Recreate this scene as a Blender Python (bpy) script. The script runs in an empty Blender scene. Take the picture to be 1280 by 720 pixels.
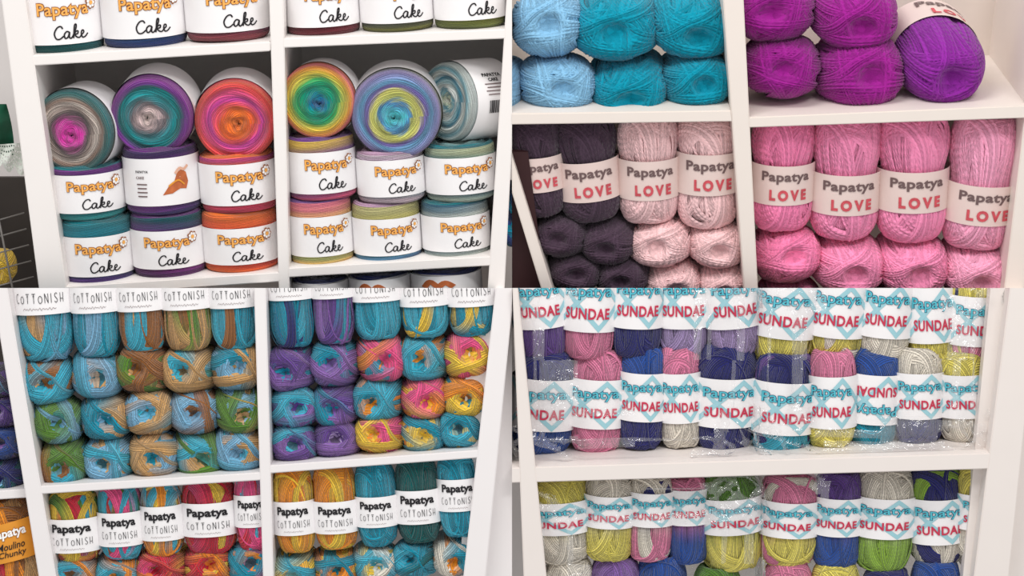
import bpy, bmesh, math, random
import numpy as np
from mathutils import Matrix, Vector, noise

SC = bpy.context.scene
COL = SC.collection
D = 3.2
R_ = math.radians

# ------------------------------------------------------------------ colours
def lin(c):
    r = []
    for v in c[:3]:
        v = v / 255.0
        r.append(v / 12.92 if v <= 0.04045 else ((v + 0.055) / 1.055) ** 2.4)
    return tuple(r)

PALC = dict(
    T=((26, 154, 182), 'teal'), t=((64, 184, 212), 'cyan'), B=((132, 190, 226), 'sky blue'), N=((46, 48, 118), 'navy'),
    U=((46, 86, 168), 'blue'), G=((94, 140, 52), 'green'), g=((18, 98, 98), 'dark green'), n=((218, 170, 110), 'tan'),
    w=((166, 106, 54), 'brown'), O=((252, 154, 45), 'orange'), Y=((254, 212, 72), 'yellow'), P=((104, 70, 150), 'purple'),
    V=((146, 106, 182), 'violet'), K=((246, 88, 146), 'pink'), R=((214, 40, 64), 'red'), y=((247, 232, 112), 'pale yellow'),
    k=((243, 140, 178), 'soft pink'), c=((247, 238, 222), 'cream'), l=((180, 156, 206), 'lavender'), e=((156, 198, 72), 'lime'),
    A=((66, 46, 66), 'aubergine'), d=((84, 80, 96), 'dark grey'))

def colour_words(pal):
    w = []
    for ch in pal:
        x = PALC[ch][1]
        if x not in w: w.append(x)
    return w[0] if len(w) == 1 else ' and '.join(w[:2])

# ------------------------------------------------------------------ materials
def plain(name, rgb, rough=0.6, noise_amt=0.04, spec=0.3, scale=30):
    m = bpy.data.materials.new(name); m.use_nodes = True
    nt = m.node_tree; b = nt.nodes['Principled BSDF']
    c = lin(rgb)
    n = nt.nodes.new('ShaderNodeTexNoise'); n.inputs['Scale'].default_value = scale
    tc = nt.nodes.new('ShaderNodeTexCoord'); nt.links.new(tc.outputs['Object'], n.inputs['Vector'])
    mx = nt.nodes.new('ShaderNodeMix'); mx.data_type = 'RGBA'
    mx.inputs[6].default_value = tuple(v * (1 - noise_amt) for v in c) + (1,)
    mx.inputs[7].default_value = tuple(min(1, v * (1 + noise_amt)) for v in c) + (1,)
    nt.links.new(n.outputs['Fac'], mx.inputs[0]); nt.links.new(mx.outputs[2], b.inputs['Base Color'])
    b.inputs['Roughness'].default_value = rough
    b.inputs['Specular IOR Level'].default_value = spec
    return m

def yarn_mat(name, rgb=None, dist=0.0012, ply=0.2, var=.42):
    m = bpy.data.materials.new(name); m.use_nodes = True
    nt = m.node_tree; L = nt.links.new; b = nt.nodes['Principled BSDF']
    def math_n(op, a, bb=None):
        n = nt.nodes.new('ShaderNodeMath'); n.operation = op
        for i, v in enumerate((a, bb)):
            if v is None: continue
            if isinstance(v, (int, float)): n.inputs[i].default_value = v
            else: L(v, n.inputs[i])
        return n.outputs[0]
    uv = nt.nodes.new('ShaderNodeUVMap'); uv.uv_map = 'strand'
    sp = nt.nodes.new('ShaderNodeSeparateXYZ'); L(uv.outputs[0], sp.inputs[0])
    u, v = sp.outputs[0], sp.outputs[1]
    h1 = math_n('ABSOLUTE', math_n('SINE', math_n('MULTIPLY', u, math.pi)))
    h2 = math_n('SINE', math_n('MULTIPLY', math_n('ADD', math_n('MULTIPLY', u, 1.0), v), 2 * math.pi))
    h = math_n('ADD', h1, math_n('MULTIPLY', h2, ply * 0.5))
    tc = nt.nodes.new('ShaderNodeTexCoord')
    nz = nt.nodes.new('ShaderNodeTexNoise'); nz.inputs['Scale'].default_value = 800; nz.inputs['Detail'].default_value = 2
    L(tc.outputs['Object'], nz.inputs['Vector'])
    h = math_n('ADD', h, math_n('MULTIPLY', nz.outputs['Fac'], 0.8))
    bp = nt.nodes.new('ShaderNodeBump'); bp.inputs['Strength'].default_value = 1.0; bp.inputs['Distance'].default_value = dist
    L(h, bp.inputs['Height']); L(bp.outputs[0], b.inputs['Normal'])
    wn = nt.nodes.new('ShaderNodeTexWhiteNoise'); wn.noise_dimensions = '1D'; L(math_n('FLOOR', u), wn.inputs['W'])
    br = math_n('ADD', math_n('MULTIPLY', wn.outputs['Value'], var), 1 - var * .58)
    br = math_n('ADD', br, math_n('MULTIPLY', math_n('SUBTRACT', nz.outputs['Fac'], .5), .35))
    hs = nt.nodes.new('ShaderNodeHueSaturation'); L(br, hs.inputs['Value'])
    if rgb is None:
        at = nt.nodes.new('ShaderNodeVertexColor'); at.layer_name = 'Col'; L(at.outputs['Color'], hs.inputs['Color'])
    else:
        hs.inputs['Color'].default_value = lin(rgb) + (1,)
    L(hs.outputs[0], b.inputs['Base Color'])
    b.inputs['Roughness'].default_value = 1.0
    b.inputs['Specular IOR Level'].default_value = 0.03
    b.inputs['Sheen Weight'].default_value = 0.25
    return m

YM = yarn_mat('dyed_yarn', None, 0.0020, 0.15, .48)
CM = yarn_mat('cake_yarn', None, 0.0014, 0.1, .46)
M_SHELF = {1: plain('white_laminate', (240, 235, 232), 0.45, 0.015), 2: plain('cream_laminate', (236, 226, 218), 0.45, 0.015),
           3: plain('cool_white_laminate', (236, 232, 232), 0.45, 0.015), 4: plain('warm_white_laminate', (235, 227, 222), 0.45, 0.015)}
M_BACK = {1: plain('back_white', (248, 244, 240), 0.6, 0.02), 2: plain('back_cream', (224, 212, 202), 0.6, 0.02),
          3: plain('back_grey', (166, 160, 158), 0.6, 0.02), 4: plain('back_warm', (228, 222, 218), 0.6, 0.02)}
M_PAPER = plain('white_paper', (243, 241, 242), 0.5, 0.01)
M_SILVER = plain('pinkish_beige_paper', (230, 208, 202), 0.3, 0.02, 0.5)
M_GOLDP = plain('amber_paper', (226, 150, 44), 0.3, 0.10, 0.5, 60)
M_ORANGE = plain('orange_ink', (246, 178, 92), 0.5, 0.02)
M_BROWN = plain('brown_ink', (150, 84, 34), 0.5, 0.02)
M_BLACK = plain('black_ink', (30, 28, 32), 0.5, 0.02)
M_GREY = plain('grey_ink', (112, 90, 90), 0.4, 0.02)
M_RED = plain('raspberry_ink', (200, 56, 84), 0.5, 0.02)
M_LRED = plain('soft_red_ink', (206, 84, 94), 0.5, 0.35, scale=200)
M_TEALI = plain('turquoise_ink', (88, 190, 206), 0.5, 0.02)
M_NAVYI = plain('navy_ink', (36, 84, 122), 0.5, 0.02)
M_PALEB = plain('pale_blue_ink', (158, 206, 216), 0.5, 0.02)
M_WHITEI = plain('white_ink', (250, 250, 248), 0.5, 0.01)
M_SHAWL = plain('brown_print', (190, 104, 60), 0.5, 0.35, scale=120)
M_SKIN = plain('tan_print', (226, 176, 150), 0.5, 0.1, scale=60)

# ------------------------------------------------------------------ frames
PAN = {1: ((-.32, 0, .18), 13, -1, 1), 2: ((.32, 0, .18), 19, 1, 1), 3: ((-.32, 0, -.18), 6, -1, -1), 4: ((.32, 0, -.18), 10, 1, -1)}
MP = {k: Matrix.Translation(v[0]) @ Matrix.Rotation(R_(v[1]), 4, 'X') for k, v in PAN.items()}
MPI = {k: m.inverted() for k, m in MP.items()}
NET = {1: 10, 2: 16, 3: 9, 4: 13}

def at(p, px, py, d=0.0):
    O = Vector(PAN[p][0]); Y = MP[p].to_3x3().col[1]
    C = Vector((0, -D, 0)); v = Vector(((px - 640) / 1000, D, (360 - py) / 1000))
    s = (d - (C - O).dot(Y)) / v.dot(Y)
    return MPI[p] @ (C + v * s), s

TOPS = []     # (object, panel)
def tag(o, label, cat, group=None, panel=None):
    o['label'] = label; o['category'] = cat
    if group: o['group'] = group
    if panel: TOPS.append((o, panel))
    return o
def empty(name, M):
    o = bpy.data.objects.new(name, None); COL.objects.link(o); o.empty_display_size = 0.02; o.matrix_world = M
    return o
def link(name, me, parent=None, M=None):
    o = bpy.data.objects.new(name, me); COL.objects.link(o)
    if parent is not None: o.parent = parent
    if M is not None: o.matrix_world = M
    return o

# ------------------------------------------------------------------ mesh helpers
def slab(p, poly, d0, d1, name, mat, parent, bev=0.0012):
    bm = bmesh.new()
    pts = [at(p, x, y, d0)[0] for x, y in poly]
    f = [bm.verts.new(q) for q in pts]
    g = [bm.verts.new((q.x, q.y + d1 - d0, q.z)) for q in pts]
    bm.faces.new(f); bm.faces.new(list(reversed(g)))
    n = len(f)
    for i in range(n):
        j = (i + 1) % n
        bm.faces.new((f[j], f[i], g[i], g[j]))
    bmesh.ops.recalc_face_normals(bm, faces=bm.faces)
    if bev: bmesh.ops.bevel(bm, geom=list(bm.edges), offset=bev, segments=2, affect='EDGES')
    me = bpy.data.meshes.new(name); bm.to_mesh(me); bm.free(); me.materials.append(mat)
    o = link(name, me, parent); o['solid'] = 1
    return o

class Buf:
    def __init__(s): s.V, s.U, s.C, s.F, s.n = [], [], [], [], 0
    def grid(s, P, UV, C):
        a, b = P.shape[:2]
        idx = np.arange(a * b).reshape(a, b) + s.n
        s.F.append(np.stack([idx[:-1, :-1], idx[1:, :-1], idx[1:, 1:], idx[:-1, 1:]], -1).reshape(-1, 4))
        s.V.append(P.reshape(-1, 3)); s.U.append(UV.reshape(-1, 2)); s.C.append(C.reshape(-1, 3)); s.n += a * b
    def mesh(s, name, mat):
        V = np.concatenate(s.V); U = np.concatenate(s.U); C = np.concatenate(s.C); F = np.concatenate(s.F)
        me = bpy.data.meshes.new(name); me.from_pydata(V.tolist(), [], F.tolist())
        vi = np.empty(len(me.loops), np.int32); me.loops.foreach_get('vertex_index', vi)
        uv = me.uv_layers.new(name='strand'); uv.data.foreach_set('uv', U[vi].astype(np.float32).ravel())
        ca = me.color_attributes.new('Col', 'FLOAT_COLOR', 'POINT')
        ca.data.foreach_set('color', np.concatenate([np.clip(C, 0, 1), np.ones((len(C), 1))], 1).astype(np.float32).ravel())
        me.shade_smooth(); me.materials.append(mat)
        return me

def cyc(cols, q):
    n = len(cols); q = np.mod(q, n); i = q.astype(int) % n; f = q - np.floor(q)
    f = np.clip((f - .25) / .55, 0, 1)[..., None]; f = f * f * (3 - 2 * f)
    A = np.array(cols); return A[i] * (1 - f) + A[(i + 1) % n] * f

def skein_mesh(name, rx, ry, rz, pal, mat, seed, side=True, sw=0.0026, corr=False, pinch=.09, sq=2.45, ex=None, zblock=False):
    rng = np.random.default_rng(seed)
    cols = [np.array(lin(PALC[c][0])) if isinstance(c, str) else np.array(lin(c)) for c in pal]
    nc = len(cols)
    B = Buf(); rm = (rx + ry) / 2
    ex = ex or (0.50 if side else 0.66)
    def shape(P, lift):
        x, y, z = P[..., 0], P[..., 1], P[..., 2]
        rho = np.sqrt(x * x + y * y)
        r2 = np.maximum(rho, 1e-4) ** ex
        if side: r2 = r2 * (1 - pinch * np.exp(-(z / .40) ** 2))
        f = r2 / np.maximum(rho, 1e-4)
        cx, cy = np.abs(x) / np.maximum(rho, 1e-4), np.abs(y) / np.maximum(rho, 1e-4)
        if not side: f = f * np.maximum(cx ** sq + cy ** sq, 1e-6) ** (-1 / sq)
        zz = z * (1 - (.26 if corr or side else .34) * np.exp(-(rho / .17) ** 2))
        return np.stack([x * f * rx * lift, y * f * ry * lift, zz * rz * lift], -1)
    base = rng.uniform(0, nc) if not zblock else .52
    nz = 13 if side else 16
    extra = 7 if corr else (4 if side else 1)
    ph0 = rng.uniform(0, 6.28); q = None; jump = rng.integers(0, 3)
    swirl = rng.choice([-1, 1]); spread = .22 if corr else .13
    for k in range(nz + extra):
        lone = k >= nz
        phi = k * 2.39996 + rng.uniform(-.3, .3)
        if not side and not lone and k >= 4 and not corr: phi = swirl * (k - 4) * (2 * np.pi * 2 / (nz - 4)) + ph0 + rng.uniform(-.2, .2)   # winds round the hole like an iris
        tau = rng.uniform(-.28, .28) if side else rng.uniform(-spread, spread)
        h0 = rng.uniform(.02, .26) if side else (rng.uniform(.42, .6) if k < 4 else (rng.uniform(.03, .17) if corr else rng.uniform(.07, .13)))
        wd = rng.uniform(.30, .50) if not corr else rng.uniform(.24, .42)
        if not side and not corr: wd = rng.uniform(.40, .60)
        h1 = min(h0 + wd, .96)
        if lone:
            h0 = rng.uniform(.04, .42); tau *= 1.4; h1 = h0 + rng.choice([1., 2., 3.]) * sw / rm
        n = np.array([np.cos(phi) * np.cos(tau), np.sin(phi) * np.cos(tau), np.sin(tau)])
        e1 = np.cross(n, [0, 0, 1.]); e1 /= np.linalg.norm(e1); e2 = np.cross(n, e1)
        if e2[2] < 0: e2 = -e2
        nstr = max(1, int(round((math.asin(h1) - math.asin(h0)) * rm * 1.12 / sw)))
        ns = nstr * 4 + 1 if corr else (5 if lone else 9)
        nt = 57 if corr else 45
        t = np.linspace(0, 2 * np.pi, nt)[:, None, None]; s = np.linspace(0, 1, ns)[None, :, None]
        h = np.sin(math.asin(h0) + (math.asin(h1) - math.asin(h0)) * s) + 0.03 * np.sin(t * 2 + k) + (.05 * np.sin(t + k * 2) if lone else 0)
        if corr: h = h + .014 * np.sin(t * 3 + np.floor(s * nstr * .999) * 2.1)
        h = np.clip(h, -.98, .98)
        P = n * h + np.sqrt(1 - h * h) * (np.cos(t) * e1 + np.sin(t) * e2)
        kk = min(k, nz - 1)
        lift = (0.935 + 0.065 * (kk + 1) / nz) * (1 - .03 * np.abs(2 * s - 1) ** 4)
        if lone: lift = 1.0 + (0.45 * sw / rm if not corr else 0) * np.sin(np.pi * s) - .3 * sw / rm
        if corr: lift = lift + (0.50 * sw / rm) * np.abs(np.sin(np.pi * nstr * s))
        lift = (lift + 0 * t)[..., 0]
        u = (k + 1) * 211 + s * nstr + 0 * t; v = t * (rz + rm) / 2 / (sw * 2.2) + 0 * s
        if zblock:
            dv = rng.uniform(-.07, .07)
            if k == nz - 3 and nc > 2: dv = 1.0
            C = cyc(cols, base + .55 * np.clip(P[..., 2] * 1.3, -1, 1) * .85 + dv + .04 * s[..., 0]) * rng.uniform(.96, 1.04)
        elif not lone:
            if side:
                if k % 3 == jump: base += rng.uniform(.55, 1.05)
                q = base + k * .06 + .20 * s + .36 * np.sin(t + ph0)
            else:
                base += rng.uniform(.16, .38)
                q = base + .25 * s + .24 * np.sin(t + ph0 + k * .5)
            C = cyc(cols, q[..., 0]) * rng.uniform(.95, 1.05)
        else:
            C = cyc(cols, (base + .1 * s + .25 * np.sin(t + ph0))[..., 0])
        B.grid(shape(P, lift), np.concatenate([u, v], -1), C)
    nt, ns = 49, 25
    lon = np.linspace(0, 2 * np.pi, nt)[:, None] * np.ones((1, ns)); lat = np.linspace(-np.pi / 2, np.pi / 2, ns)[None] * np.ones((nt, 1))
    P = np.stack([np.cos(lon) * np.cos(lat), np.sin(lon) * np.cos(lat), np.sin(lat)], -1)
    N = int(2 * np.pi * rm / sw)
    B.grid(shape(P, 0.93), np.stack([lon / (2 * np.pi) * N, lat * rz / sw * .3], -1), cyc(cols, base + (.55 * np.sin(lat) if zblock else .1 * np.sin(lat + 1))) * .95)
    return B.mesh(name, mat)

def ramp(cols, q):
    q = np.clip(q, 0, .9999) * (len(cols) - 1); i = q.astype(int); f = q - i
    f = np.clip((f - .15) / .7, 0, 1)[..., None]
    A = np.array(cols); return A[i] * (1 - f) + A[np.minimum(i + 1, len(cols) - 1)] * f

def cake_mesh(name, R, H, face, side, seed, sw=0.0019):
    rng = np.random.default_rng(seed)
    face = [lin(c) for c in face]; side = [lin(c) for c in side]
    pr = []
    for r in np.linspace(.02, .86, 70): pr.append((r, H / 2 - .07 * H * math.exp(-(r / .12) ** 2), 0, r / 1.0))
    for a in np.linspace(0, math.pi / 2, 10)[1:]: pr.append((.86 + .14 * math.sin(a), H / 2 - .14 * R * (1 - math.cos(a)), 0 if a < .9 else 1, .86 + .14 * math.sin(a)))
    z1 = H / 2 - .14 * R
    for z in np.linspace(z1, -z1, 22)[1:]: pr.append((1 + .02 * (1 - (z / z1) ** 2), z, 1, 0))
    for a in np.linspace(math.pi / 2, 0, 10)[1:]: pr.append((.86 + .14 * math.sin(a), -H / 2 + .14 * R * (1 - math.cos(a)), 1, 0))
    for r in np.linspace(.84, .03, 8): pr.append((r, -H / 2, 2, r))
    pr = np.array(pr); n = len(pr); nt = 97
    r = pr[:, 0] * R; z = pr[:, 1]; rr = pr[:, 0][None]
    s = np.concatenate([[0], np.cumsum(np.hypot(np.diff(r), np.diff(z)))])
    th = np.linspace(0, 2 * np.pi, nt)[:, None]
    p1, p2, p3 = rng.uniform(0, 6, 3)
    wob = 1 + .006 * np.sin(th * 2 + p1) + .004 * np.sin(th * 3 + s[None] * 60 + p2)
    inner = np.clip(1 - rr / .8, 0, 1) * (pr[:, 2] == 0)[None]           # loose off-centre heart
    dx = .10 * R * inner * math.cos(p3); dz = .10 * R * inner * math.sin(p3)
    bumpz = (.0010 * np.sin(th * 2 + rr * 26 + p1) + .0008 * np.sin(th * 3 - rr * 17 + p2)) * np.where(pr[:, 2] == 0, 1, .4)[None]
    P = np.stack([np.cos(th) * r * wob + dx, np.sin(th) * r * wob + dz, z + bumpz + 0 * th], -1)
    jit = .05 * (th / (2 * np.pi) - .5) + .026 * np.sin(th * 2 + p1 + rr * 9) + .020 * np.sin(th * 3 + p2 - rr * 14) + .016 * np.sin(th * 7 + rr * 60) + .018 * np.sin(rr * 170 + th * 2)
    fc = ramp(face, rr + jit * np.clip(1.1 - rr, 0, 1) * 1.7)
    sd = ramp(side, (H / 2 - z)[None] / H + .06 * np.sin(th + p2) + .03 * np.sin(s[None] * 700))
    msk = (pr[:, 2] == 0)[None, :, None]
    C = np.where(msk, fc, sd)
    B = Buf(); B.grid(P, np.stack([s[None] / sw + th / (2 * np.pi) + .8 * np.sin(th * 2 + rr * 8) + .5 * np.sin(th * 3 - rr * 20), 0 * s[None] + th * R / .003], -1), C)
    return B.mesh(name, CM)

# ------------------------------------------------------------------ lettering
_tc = {}
def text2d(body, offset=0.0, shear=0.0, spacing=1.0):
    key = (body, offset, shear, spacing)
    if key in _tc: return _tc[key]
    cu = bpy.data.curves.new('txt', 'FONT'); cu.body = body; cu.offset = offset; cu.shear = shear; cu.space_character = spacing
    cu.resolution_u = 3; cu.align_x = 'CENTER'
    ob = bpy.data.objects.new('txt', cu); COL.objects.link(ob)
    bpy.context.view_layer.update()
    me = bpy.data.meshes.new_from_object(ob.evaluated_get(bpy.context.evaluated_depsgraph_get()))
    V = np.array([v.co[:2] for v in me.vertices]); F = [tuple(f.vertices) for f in me.polygons]
    bpy.data.objects.remove(ob); bpy.data.curves.remove(cu); bpy.data.meshes.remove(me)
    mn, mx = V.min(0), V.max(0); V = V - (mn + mx) / 2
    _tc[key] = (V, F, mx[0] - mn[0], mx[1] - mn[1]); return _tc[key]

def outlined(body, o_out, o_in, w, h, cx, z, yaw, m_out, m_in, mode=None, shear=0.0, spacing=1.0, lift=.0008):
    a = text2d(body, o_in, shear, spacing); b = text2d(body, o_out, shear, spacing)
    return [(b, w * b[2] / a[2], h * b[3] / a[3], cx, z, yaw, lift, m_out, mode), (a, w, h, cx, z, yaw, lift + .0006, m_in, mode)]

def stroke2d(strokes, width):
    V, F = [], []
    for st in strokes:
        P = [np.array(q) for q in st]; pts = []
        P = [2 * P[0] - P[1]] + P + [2 * P[-1] - P[-2]]
        for i in range(1, len(P) - 2):
            for t in np.linspace(0, 1, 6)[:(-1 if i < len(P) - 3 else None)]:
                a, b, c, d = P[i - 1:i + 3]
                pts.append(.5 * (2 * b + (c - a) * t + (2 * a - 5 * b + 4 * c - d) * t * t + (3 * b - a - 3 * c + d) * t ** 3))
        pts = np.array(pts); T = np.gradient(pts, axis=0); T /= np.linalg.norm(T, axis=1)[:, None] + 1e-9
        Nn = np.stack([-T[:, 1], T[:, 0]], 1) * width / 2; o = len(V)
        for q, nn in zip(pts, Nn): V += [q + nn, q - nn]
        for i in range(len(pts) - 1): F.append((o + 2 * i, o + 2 * i + 1, o + 2 * i + 3, o + 2 * i + 2))
    V = np.array(V); mn, mx = V.min(0), V.max(0); V = V - (mn + mx) / 2
    return V, F, mx[0] - mn[0], mx[1] - mn[1]
CAKE_S = stroke2d([[(1.0, 1.2), (.8, 1.5), (.4, 1.35), (.05, .7), (.2, .08), (.6, 0), (1.05, .35)],
                   [(1.7, .75), (1.4, .85), (1.12, .5), (1.2, .06), (1.5, .2), (1.72, .75), (1.64, .2), (1.82, .02), (2.1, .38), (2.46, 1.2), (2.5, 1.62), (2.32, 1.5), (2.18, .6), (2.1, 0)],
                   [(2.13, .35), (2.4, .76), (2.66, .8), (2.6, .5), (2.28, .42), (2.5, .1), (2.8, .04), (3.05, .32), (3.32, .55), (3.32, .8), (3.12, .8), (3.02, .4), (3.16, .02), (3.5, .08), (3.85, .45)]], .17)
# thin art-deco capitals drawn as strokes
def deco():
    def line(*p):
        out = []
        for a, b in zip(p[:-1], p[1:]): out.append([a, ((a[0] + b[0]) / 2, (a[1] + b[1]) / 2), b])
        return out
    def arc(cx, cy, rx, ry, a0, a1, n=9): return [[(cx + rx * math.cos(R_(a0 + (a1 - a0) * i / (n - 1))), cy + ry * math.sin(R_(a0 + (a1 - a0) * i / (n - 1)))) for i in range(n)]]
    S = []; x = 0
    for ch in 'COTTONISH':
        g = []
        if ch == 'C': g = arc(.45, 1, .45, 1, 50, 310); w = .95
        if ch == 'O': g = arc(.45, .75, .45, .75, 0, 360, 13); w = 1.0
        if ch == 'T': g = line((0, 2), (.9, 2)) + line((.45, 2), (.45, 0)) + line((.22, 1.5), (.68, 1.5)); w = 1.05
        if ch == 'N': g = line((0, 0), (0, 2)) + line((0, 2), (.8, 0)) + line((.8, 0), (.8, 2)); w = 1.0
        if ch == 'I': g = line((0, 0), (0, 2)); w = .28
        if ch == 'S': g = [[(.75, 1.75), (.45, 2), (.1, 1.7), (.15, 1.3), (.6, .8), (.75, .4), (.4, 0), (0, .3)]]; w = .98
        if ch == 'H': g = line((0, 0), (0, 2)) + line((.8, 0), (.8, 2)) + line((0, .7), (.8, .7)); w = .9
        for st in g: S.append([(a + x, b) for a, b in st])
        x += w + .55
    return stroke2d(S, .14)
DECO = deco()
def flower2d():
    V, F = [], []
    for k in range(7):
        a = k * 2 * math.pi / 7; o = len(V); c = np.array([math.cos(a), math.sin(a)]) * .62
        for j in range(8):
            b = j * math.pi / 4; V.append(c + np.array([math.cos(b), math.sin(b)]) * .27)
        F.append(tuple(range(o, o + 8)))
    return np.array(V), F, 1.78, 1.78
FLOWER = flower2d()
DISC = (np.array([(math.cos(i * math.pi / 6), math.sin(i * math.pi / 6)) for i in range(12)]), [tuple(range(12))], 2.0, 2.0)
def zig2d(n, w, h, th):
    pts = [(-w / 2 + w * i / n, (h / 2 if i % 2 else -h / 2)) for i in range(n + 1)]
    V, F = [], []
    for i in range(n):
        (x0, y0), (x1, y1) = pts[i], pts[i + 1]
        for j in range(13):
            f = j / 12; o = len(V); V += [(x0 + (x1 - x0) * f, y0 + (y1 - y0) * f + th / 2), (x0 + (x1 - x0) * f, y0 + (y1 - y0) * f - th / 2)]
            if j: F.append((o - 2, o - 1, o + 1, o))
    return np.array(V), F, w, abs(h) + th

def wrapped(name, layers, rx, ry, parent, label=None):
    V, F, MI, mats = [], [], [], []
    for geo, width, height, cx, z, a0, lift, mat, mode in layers:
        g, f, gw, gh = geo; sx = width / gw; sy = sx if height is None else height / gh
        x = g[:, 0] * sx; y = g[:, 1] * sy
        if mode == 'flip': x, y = -x, -y
        rm = rx
        if isinstance(mode, tuple): a = a0 + mode[1] * (y + z * 0) / rm + 0 * x; zz = mode[2] * x + cx; a = a + mode[1] * z / rm
        else: a = a0 + (x + cx) / rm; zz = z + y
        o = len(V)
        V += list(zip(((rx + lift) * np.sin(a)).tolist(), (-(ry + lift) * np.cos(a)).tolist(), np.asarray(zz).tolist()))
        F += [tuple(o + i for i in q) for q in f]
        if mat not in mats: mats.append(mat)
        MI += [mats.index(mat)] * len(f)
    me = bpy.data.meshes.new(name); me.from_pydata(V, [], F)
    for m in mats: me.materials.append(m)
    me.polygons.foreach_set('material_index', MI)
    o = link(name, me, parent)
    if label: o['label'] = label
    return o

def band(rx, ry, z0, z1, mat, parent, flare=0.0):
    n = 72; nzs = 5; V, F = [], []
    for j in range(nzs):
        q = j / (nzs - 1); z = z0 + (z1 - z0) * q; f = 1 + flare * (2 * q - 1) ** 2
        for i in range(n):
            a = 2 * math.pi * i / n; V.append((rx * f * math.sin(a), -ry * f * math.cos(a), z))
    for j in range(nzs - 1):
        for i in range(n):
            k = (i + 1) % n; F.append((j * n + i, j * n + k, (j + 1) * n + k, (j + 1) * n + i))
    me = bpy.data.meshes.new('paper_band'); me.from_pydata(V, [], F); me.shade_smooth(); me.materials.append(mat)
    return link('paper_band', me, parent)

# ------------------------------------------------------------------ yarn things
SEED = [11]
def seed(): SEED[0] += 7; return SEED[0]

def brand(kind, b, rx, ry, z0, z1, yaw, flip=False):
    H = z1 - z0; zc = (z0 + z1) / 2; fl = 'flip' if flip else None; sg = -1 if flip else 1
    P = 'Papatya'; W = rx * 2
    if kind == 'cake':
        w = W * .62; off = W * .01
        wrapped('lettering', outlined(P, .050, .014, w, H * .33, off, zc + H * .17, yaw, M_BROWN, M_ORANGE), rx, ry, b, 'orange lettering with brown outline')
        fx = off + w * .57; fz = zc + H * .28
        wrapped('flower_emblem', [(FLOWER, W * .16, None, fx, fz, yaw, .0016, M_BROWN, None), (FLOWER, W * .125, None, fx, fz, yaw, .0020, M_WHITEI, None), (DISC, W * .05, None, fx, fz, yaw, .0024, M_ORANGE, None)], rx, ry, b, 'white daisy with orange heart')
        wrapped('script_lettering', [(CAKE_S, W * .42, H * .31, off + W * .08, zc - H * .25, yaw, .0007, M_BLACK, None)], rx, ry, b, 'black handwritten lettering')
    elif kind == 'love':
        wrapped('lettering', [(text2d(P, .028, 0, 1.05), W * .76, H * .31, W * .02, zc + H * .2, yaw, .0009, M_GREY, None)], rx, ry, b, 'grey lettering')
        wrapped('large_lettering', [(text2d('LOVE', .055, 0, 1.5), W * .58, H * .28, W * .06, zc - H * .24, yaw, .0009, M_LRED, None)], rx, ry, b, 'muted red capital lettering')
    elif kind == 'cotton':
        wrapped('lettering', [(text2d(P, .035), W * .74, H * .32, 0, zc + H * .20, yaw, .0009, M_BLACK, None)], rx, ry, b, 'bold black lettering')
        wrapped('thin_lettering', [(DECO, W * .78, H * .22, 0, zc - H * .16, yaw, .0009, M_BLACK, None)], rx, ry, b, 'thin black decorative capitals')
        wrapped('small_script', [(stroke2d([[(i * .5, .35 * (i % 2) + .1 * (i % 3)) for i in range(22)]], .10), W * .45, H * .05, 0, zc - H * .38, yaw, .0009, M_GREY, None)], rx, ry, b)
    elif kind == 'cotton_top':
        wrapped('thin_lettering', [(DECO, W * .82, H * .26, 0, zc - H * .08, yaw, .0009, M_BLACK, None)], rx, ry, b, 'thin black decorative capitals')
        wrapped('small_script', [(stroke2d([[(i * .5, .35 * (i % 2) + .1 * (i % 3)) for i in range(22)]], .10), W * .55, H * .07, 0, zc - H * .35, yaw, .0009, M_GREY, None)], rx, ry, b)
    elif kind == 'sundae':
        C = 2 * math.pi * rx * .999
        zg = zig2d(4, C, .88, .12); zg2 = zig2d(4, C, -.88, .12)
        wrapped('printed_zigzag', [(zg, C, H * .99, 0, zc, yaw + .4, .0004, M_PALEB, None), (zg2, C, H * .99, 0, zc, yaw + .4, .0006, M_PALEB, None)], rx, ry, b, 'pale blue crossing diagonal print')
        wrapped('lettering', outlined(P, .040, .010, W * .82, H * .25, 0, zc + sg * H * .20, yaw, M_NAVYI, M_TEALI, fl, lift=.0010), rx, ry, b, 'turquoise lettering with dark blue outline')
        wrapped('large_lettering', [(text2d('SUNDAE', .03, 0, 1.1), W * .78, H * .20, 0, zc - sg * H * .17, yaw, .0012, M_RED, fl)], rx, ry, b, 'raspberry capital lettering')

def end_ball(p, cx, cy, w, h, pal, label, group, df=.012, c=.055, sw=.0026, roll=0, mat=None, proto=None, name='yarn_ball'):
    s = seed(); rr = random.Random(s)
    loc, sc = at(p, cx, cy, df + c * .6)
    loc.y = df + c
    a, b = w / 2000 * sc, h / 2000 * sc
    if proto is not None:
        me = proto[s % len(proto)].copy(); me.name = name; me.materials.clear(); me.materials.append(mat)
        S = Matrix.Diagonal((a / .05, b / .04, c / .07, 1))
        me.transform(S)
    else: me = skein_mesh(name, a, b, c, pal, mat or YM, s, False, sw)
    M = MP[p] @ Matrix.Translation(loc) @ Matrix.Rotation(R_(roll + rr.uniform(-6, 6)), 4, 'Y') @ Matrix.Rotation(R_(rr.uniform(-12, 12)), 4, 'Z') @ Matrix.Rotation(R_(90 + rr.uniform(-9, 9)), 4, 'X')
    o = link(name, me); o.matrix_world = M
    return tag(o, label, 'yarn', group, p)

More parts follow.
